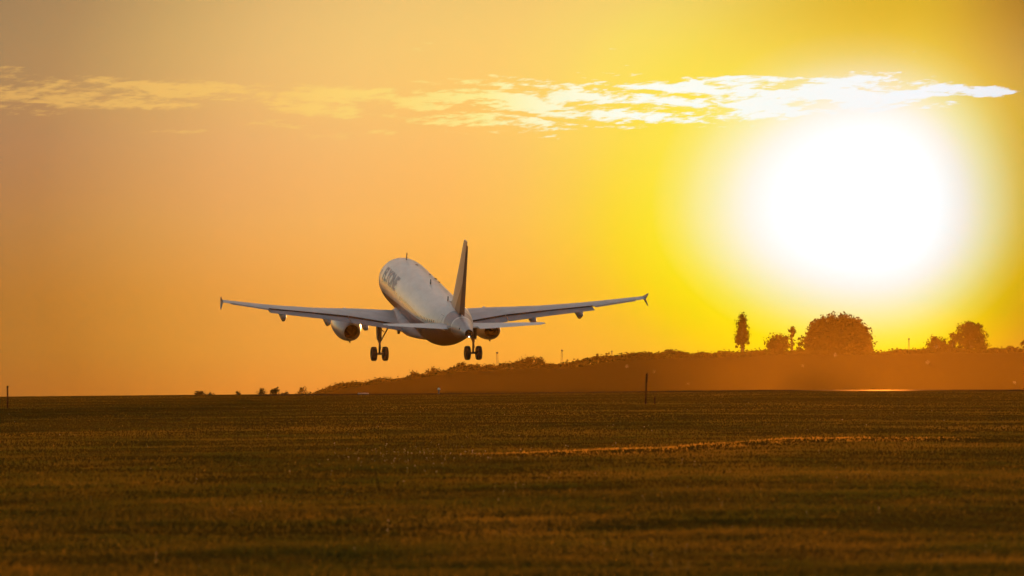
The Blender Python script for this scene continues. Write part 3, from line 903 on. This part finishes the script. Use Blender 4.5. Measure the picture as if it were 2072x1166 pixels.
# wings
def interp(t, tab):
    return float(np.interp(t, [p[0] for p in tab], [p[1] for p in tab]))


XLE = [(0, 11.2), (1.98, 12.5), (17.0, 20.13)]
XTE = [(0, 18.6), (6.4, 18.65), (17.0, 21.65)]
XG = [(0, 17.45), (2, 17.5), (6.4, 17.8), (13.1, 19.75)]
ZTE = [(0, -1.9), (2, -1.55), (4, -1.17), (6.4, -.74), (9.1, -.33), (13.1, .25), (17, 1.05)]
ZLE = [(0, -1.55), (2.75, -1.2), (5.4, -.82), (8.8, -.45), (12.5, .12), (17, .98)]
TC = [(0, .145), (6.4, .12), (17, .10)]


def tk(f):
    return 5 * (.2969 * math.sqrt(max(f, 0)) - .126 * f - .3516 * f * f + .2843 * f ** 3 - .1015 * f ** 4)


def wing_ring(s, y, xend):
    x0 = interp(y, XLE); xt = interp(y, XTE); c = xt - x0; fe = (xend - x0) / c
    z0, z1 = interp(y, ZLE), interp(y, ZTE)
    tc = interp(y, TC); r_ = []
    ze = z1 - 0.02
    N_ = 14
    fr_ = [fe * (1 - math.cos(math.pi * k / N_)) / 2 for k in range(N_ + 1)]
    for f in reversed(fr_):
        r_.append((x0 + f * c, s * y, z0 + (ze - z0) * f / fe + tk(f) * tc * c * .62 - tk(fe) * tc * c * .62 * (f / fe)))
    for f in fr_[1:]:
        r_.append((x0 + f * c, s * y, z0 + (ze - z0) * f / fe - tk(f) * tc * c * .42 - tk(fe) * tc * c * .62 * (f / fe)))
    if abs(r_[-1][2] - r_[0][2]) < .012:
        r_[-1] = (r_[-1][0], r_[-1][1], r_[0][2] - .012)
    return r_


def flap_ring(s, y, xl, xe, zl, ze, t):
    N_ = 8; r_ = []
    fr_ = [(1 - math.cos(math.pi * k / N_)) / 2 for k in range(N_ + 1)]
    for f in reversed(fr_):
        r_.append((xl + (xe - xl) * f, s * y, zl + (ze - zl) * f + tk(f) * t * .6 * (xe - xl)))
    for f in fr_[1:]:
        r_.append((xl + (xe - xl) * f, s * y, zl + (ze - zl) * f - tk(f) * t * .4 * (xe - xl) - .01))
    return r_


ZFE = [(1.9, -1.86), (4, -1.47), (6.4, -1.07), (8.5, -.69), (13.1, .03)]
XFE = [(1.9, 19.30), (6.4, 19.40), (13.1, 20.9)]
for s in (-1, 1):
    m = MB(); rings = []
    yl = [0.6, 1.98, 3, 4.2, 5.3, 6.4, 7.5, 9.1, 10.5, 12, 13.1]
    for y in yl: rings.append(wing_ring(s, y, interp(y, XG)))
    m.loft(rings)
    m.loft([wing_ring(s, y, interp(y, XTE) - (.42 if y < 16.4 else .0)) for y in (13.102, 14.2, 15.3, 16.35)])
    m.loft([wing_ring(s, y, interp(y, XTE)) for y in (16.352, 16.7, 17.0)])
    w = ab(m, 'wing', M_wing, smooth=40)
    # aileron
    m = MB()
    rings = []
    for y in (13.2, 14.7, 16.3):
        xe = interp(y, XTE); ze = interp(y, ZTE)
        rings.append(flap_ring(s, y, xe - .44, xe, ze - .075, ze - .07, .14))
    m.loft(rings); ab(m, 'aileron', M_wing2, w)
    # flaps hang below the shroud with a dark slot in front
    for (ya, yb) in ((2.1, 6.33), (6.42, 13.05)):
        m = MB(); rings = []
        for k in range(7):
            y = ya + (yb - ya) * k / 6
            xl = interp(y, XG) - .62; zl = interp(y, ZTE) - .27 + (.05 if y > 9 else 0)
            rings.append(flap_ring(s, y, xl, interp(y, XFE), zl, interp(y, ZFE), .17))
        m.loft(rings); ab(m, 'flap', M_wing2, w)
    # black strip added in the flap slot, standing in for its shade
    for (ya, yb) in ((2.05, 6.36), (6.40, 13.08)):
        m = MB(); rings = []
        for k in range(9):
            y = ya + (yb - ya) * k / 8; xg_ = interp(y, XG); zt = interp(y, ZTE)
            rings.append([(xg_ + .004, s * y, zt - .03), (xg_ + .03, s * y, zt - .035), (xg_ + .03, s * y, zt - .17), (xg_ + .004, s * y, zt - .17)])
        m.loft(rings); ab(m, 'slot_shade', M_black, w, smooth=0)
    # flap track fairings
    for (y, xe, ze) in ((5.15, 20.05, -1.55), (8.3, 20.75, -.95), (11.95, 21.4, -.36)):
        xs0 = interp(y, XG) - 2.2; zt = interp(y, ZTE)
        m = MB(); rings = []
        for f, wy, hz, zc in ((0, .05, .05, zt - .3), (.2, .17, .2, zt - .38), (.5, .22, .30, zt - .45), (.72, .22, .32, zt - .55), (.88, .16, .27, (zt - .55) * .4 + (ze + .22) * .6), (1, .05, .10, ze + .06)):
            x = xs0 + (xe - xs0) * f
            rings.append([(x, s * y + wy * math.cos(k * math.pi / 7), zc + hz * math.sin(k * math.pi / 7)) for k in range(14)])
        m.loft(rings); ab(m, 'flap_fairing', M_wing2, w)
    # arrow shaped fence on the tip
    m = MB(); yt = s * 17.0; d = s * .17
    m.plate([(20.35, yt, 1.0), (21.75, yt + d, 1.50), (21.95, yt + d, 1.50), (21.75, yt, 1.03)], (0, .05, 0))
    m.plate([(20.35, yt, .98), (21.75, yt, 1.01), (21.95, yt + d, .50), (21.75, yt + d, .50)], (0, .05, 0))
    ab(m, 'wingtip_fence', M_wing2, w, smooth=0)

# engines
for s in (-1, 1):
    c = Vector((10.55, s * 5.72, -2.47)); ax = Vector((1, 0, -.015))
    m = MB()
    m.lathe(c, ax, [(1.2, .82), (.5, .86), (.12, .90), (.0, .95), (.06, 1.0), (.4, 1.06), (1.2, 1.10), (2.2, 1.10), (3.0, 1.03), (3.8, .89), (4.5, .73), (4.85, .64), (4.86, .62), (4.4, .64), (3.6, .66)], 40)
    e = ab(m, 'engine', M_nac, smooth=50)
    m = MB(); m.lathe(c, ax, [(3.62, .001), (3.62, .655), (3.64, .655)], 32); m.lathe(c, ax, [(3.6, .34), (4.2, .30), (4.7, .15), (4.8, .01)], 24)
    ab(m, 'exhaust_nozzle', M_soot, e)
    m = MB(); m.lathe(c, ax, [(1.19, .001), (1.19, .83)], 32); m.lathe(c, ax, [(.75, .01), (1.0, .18), (1.2, .28)], 24)
    ab(m, 'fan', M_soot, e)
    m = MB(); m.plate([(14.0, s * 5.72, -3.33), (14.35, s * 5.72, -3.52), (14.5, s * 5.72, -3.52), (14.45, s * 5.72, -3.2)], (0, .1, 0)); ab(m, 'drain_mast', M_soot, e, smooth=0)
    m = MB()
    m.loft([[(x, s * 5.72 + wy * a0, z) for a0, z in ((-1, zb0), (1, zb0), (1, zt0), (-1, zt0))] for x, wy, zb0, zt0 in
            ((11.0, .05, -1.5, -1.22), (12.2, .2, -1.5, -1.18), (14.2, .22, -1.75, -1.12), (15.6, .2, -1.7, -1.1), (17.2, .06, -1.25, -1.12))])
    ab(m, 'pylon', M_nac, e)

# fin and rudder
def fin_ring(z, x0, x1, t, f0=0, f1=1):
    c = x1 - x0; r_ = []; N_ = 10
    fr_ = [f0 + (f1 - f0) * (1 - math.cos(math.pi * k / N_)) / 2 for k in range(N_ + 1)]
    for f in reversed(fr_): r_.append((x0 + f * c, tk(f) * t * c * .5 + .004, z))
    for f in fr_: r_.append((x0 + f * c, -tk(f) * t * c * .5 - .004, z))
    return r_


FZ = [(1.55, 29.3, 35.25, .10), (2.1, 29.6, 35.3, .10), (4, 31.2, 35.68, .095), (6, 32.95, 36.05, .095), (7.6, 34.3, 36.36, .095), (7.9, 34.65, 36.4, .09)]
fm = bpy.data.materials.new('fin_paint'); fm.use_nodes = True
q = G(fm.node_tree); b = q.n['Principled BSDF']; t_ = q.n.new('ShaderNodeTexCoord'); ox, oy, oz = q.sep(t_.outputs['Object'])
X = q.m('ADD', ox, 18.0); Z = q.m('SUBTRACT', oz, 4.5)
lead = q.m('ADD', 29.6, q.m('MULTIPLY', q.m('SUBTRACT', Z, 2.1), .87))
fd = q.m('MULTIPLY', q.ss(q.m('SUBTRACT', q.m('SUBTRACT', X, lead), q.m('MULTIPLY', q.m('SUBTRACT', Z, 2.1), .30)), 2.1, 2.25), q.m('SUBTRACT', 1.0, q.ss(Z, 6.2, 6.4)))
q.l.new(q.mix(fd, (.38, .33, .30), (.05, .03, .032)), b.inputs['Base Color']); b.inputs['Roughness'].default_value = .4
m = MB(); m.loft([fin_ring(z, a, b_, t, 0, .70) for z, a, b_, t in FZ]); vf = ab(m, 'vertical_fin', fm, smooth=40)
m = MB(); m.loft([[(a, .02, 2.0), (a, -.02, 2.0), (a + .3, -.02, 2.04 + h), (a + .3, .02, 2.04 + h)] for a, h in ((27.6, .0), (28.8, .12), (29.9, .45))]); ab(m, 'dorsal_fillet', fm, vf)
m = MB(); m.loft([fin_ring(z, a, b_, t, .705, 1) for z, a, b_, t in ([(2.0, 29.55, 35.3, .10)] + FZ[2:5])]); ab(m, 'rudder', M_rudder, vf, smooth=30)

# tailplanes, trimmed a few degrees nose down
for s in (-1, 1):
    HS = [(.6, 31.5, 35.25, .98, .10), (2.0, 32.35, 35.42, 1.08, .095), (6.0, 34.62, 35.9, 1.42, .09), (6.30, 34.9, 35.93, 1.44, .07)]

    def hring(y, x0, x1, z, t, f0, f1):
        c = x1 - x0; r_ = []; N_ = 10; fr_ = [f0 + (f1 - f0) * (1 - math.cos(math.pi * k / N_)) / 2 for k in range(N_ + 1)]
        inc = math.tan(R(-2.2))
        for f in reversed(fr_): r_.append((x0 + f * c, s * y, z + (1 - f) * c * inc + tk(f) * t * c * .5 + .004))
        for f in fr_: r_.append((x0 + f * c, s * y, z + (1 - f) * c * inc - tk(f) * t * c * .5 - .004))
        return r_
    m = MB(); m.loft([hring(*h, 0, .69) for h in HS]); hp = ab(m, 'tailplane', M_tailw, smooth=40)
    HE = [(1.25,) + tuple(np.interp(1.25, [h[0] for h in HS], [h[k] for h in HS]) for k in (1, 2, 3, 4))] + HS[1:3]
    m = MB(); m.loft([hring(*h, .70, 1) for h in HE]); ab(m, 'elevator', M_tailw, hp, smooth=30)


# landing gear
def wheel(parent, x, y, z, r, w):
    m = MB(); c = (x, y, z)
    m.lathe(c, (0, 1, 0), [(-w * .38, r * .52), (-w * .48, r * .62), (-w * .5, r * .78), (-w * .42, r * .93), (-w * .2, r), (w * .2, r), (w * .42, r * .93), (w * .5, r * .78), (w * .48, r * .62), (w * .38, r * .52)], 36)
    t = ab(m, 'wheel', M_black, parent, smooth=50)
    m = MB(); m.lathe(c, (0, 1, 0), [(-w * .30, .001), (-w * .32, r * .2), (-w * .2, r * .3), (-w * .38, r * .53), (w * .38, r * .53), (w * .2, r * .3), (w * .32, r * .2), (w * .30, .001)], 24)
    ab(m, 'rim', M_gear, t)


for s in (-1, 1):
    y = s * 3.8; xg = 17.7
    m = MB()
    m.tube((xg - .15, y, -1.5), (xg - .05, y, -2.75), .19, .17, 16); m.tube((xg - .05, y, -2.7), (xg, y, -3.0), .14, .12, 16); m.tube((xg, y, -2.95), (xg, y, -3.9), .085, .085, 14)
    m.tube((xg, y - .5, -3.9), (xg, y + .5, -3.9), .09, .09, 12)
    gp = ab(m, 'main_landing_gear', M_gear)
    m = MB(); m.tube((xg, y - s * .75, -1.6), (xg - .02, y - s * .1, -2.85), .065, .05, 8); m.tube((xg + .05, y - s * .35, -2.1), (xg, y - s * .05, -1.9), .04, .04, 6); ab(m, 'side_brace', M_gear, gp)
    m = MB(); m.tube((xg + .12, y, -2.9), (xg + .42, y, -3.3), .045, .045, 8); m.tube((xg + .42, y, -3.3), (xg + .1, y, -3.72), .045, .045, 8); ab(m, 'torque_link', M_gear, gp)
    m = MB(); m.plate([(xg - .5, y + s * .23, -1.45), (xg + .35, y + s * .23, -1.45), (xg + .3, y + s * .2, -2.5), (xg + .15, y + s * .18, -2.8), (xg - .3, y + s * .2, -2.7)], (0, .05, 0)); ab(m, 'gear_door', M_wing2, gp, smooth=0)
    for k in (-1, 1): wheel(gp, xg, y + k * .46, -3.9, .575, .45)
m = MB(); m.tube((5.0, 0, -1.9), (5.1, 0, -3.3), .11, .10, 12); m.tube((5.1, 0, -3.2), (5.15, 0, -4.05), .06, .06, 12); m.tube((5.15, -.3, -4.05), (5.15, .3, -4.05), .05, .05, 10)
gp = ab(m, 'nose_landing_gear', M_gear)
for k in (-1, 1): wheel(gp, 5.15, k * .27, -4.05, .38, .22)

# aerials, beacon, vents on the crown
m = MB(); m.plate([(6.6, 0, 1.9), (7.0, 0, 1.9), (7.15, 0, 2.62), (6.98, 0, 2.62)], (0, .05, 0)); ab(m, 'blade_antenna', M_gear, fusl, smooth=0)
for (x, h) in ((19.6, .42), (28.0, .40)):
    m = MB(); m.plate([(x, -.12, 2.0), (x + .38, -.12, 2.0), (x + .45, -.12, 2.05 + h), (x + .25, -.12, 2.05 + h)], (0, .05, 0)); ab(m, 'blade_antenna', M_gear, fusl, smooth=0)
for (x, yv, l, wv) in ((9.6, .35, .25, .16), (13.9, .75, .22, .11), (15.6, .9, .32, .2), (17.2, .95, .2, .14)):
    m = MB(); zc = math.sqrt(1 - (yv / 1.975) ** 2) * 2.07
    rings = []
    for f, hh_ in ((0, .02), (.3, .9), (.7, 1), (1, .02)):
        rings.append([(x + l * f, yv + wv * math.cos(k * math.pi / 6) * (.3 + .7 * hh_), zc - .02 + .06 * hh_ * abs(math.sin(k * math.pi / 6)) - (.05 if k > 6 else 0)) for k in range(12)])
    m.loft(rings); ab(m, 'antenna_fairing', M_soot, fusl)
m = MB(); m.lathe((36.1, -.50, 1.15), (0, -1, .2), [(-.02, .11), (.03, .1), (.035, .001)], 12); ab(m, 'drain_port', M_soot, fusl)

# ------------------------------------------------------------------ haze
hb = MB(); hb.box((-1000, -210, -11), (1000, HAZE_END, HAZE_TOP))
hz_ = hb.build('haze', None, None, smooth=0)
hm_ = bpy.data.materials.new('haze_air'); hm_.use_nodes = True
q = G(hm_.node_tree); q.n.clear()
o_ = q.n.new('ShaderNodeOutputMaterial'); v_ = q.n.new('ShaderNodeVolumePrincipled')
v_.inputs['Color'].default_value = (*HAZE_COL, 1); v_.inputs['Density'].default_value = HAZE_DENSITY; v_.inputs['Anisotropy'].default_value = HAZE_G
q.l.new(v_.outputs[0], o_.inputs['Volume'])
hz_.data.materials.append(hm_)
tag(hz_, 'thin golden haze hanging over the field and ridge', 'haze', kind='stuff')
hz_.visible_shadow = True

# dust behind the departing airliner, shaped and thickened to add glow before the ridge
dm = MB(); rings = []
dcx, dcy, dcz = 52.0, 840.0, 3.5
for side in (-1, 1):                      # a lens that thins out to nothing at its rim
    lv = [0, .12, .24, .36, .48, .6, .7, .79, .87, .94, .985, 1.0]
    for rho in (lv if side < 0 else lv[-2::-1]):
        hy = 165 * (1 - rho * rho) ** 1.7
        rings.append([(dcx + 36 * rho * math.cos(2 * math.pi * k / 64), dcy + side * hy, dcz + 13 * max(rho, .001) * math.sin(2 * math.pi * k / 64)) for k in range(64)])
dm.loft(rings)
dust = dm.build('dust_cloud', None, None, smooth=0)
dmt = bpy.data.materials.new('dust_air'); dmt.use_nodes = True
q = G(dmt.node_tree); q.n.clear()
o_ = q.n.new('ShaderNodeOutputMaterial'); v_ = q.n.new('ShaderNodeVolumePrincipled')
v_.inputs['Color'].default_value = (*HAZE_COL, 1); v_.inputs['Density'].default_value = 1.9e-4; v_.inputs['Anisotropy'].default_value = .6
q.l.new(v_.outputs[0], o_.inputs['Volume'])
dust.data.materials.append(dmt)
tag(dust, 'thin golden dust in front of the trees on the ridge, shaped to add glow', 'dust', kind='stuff')
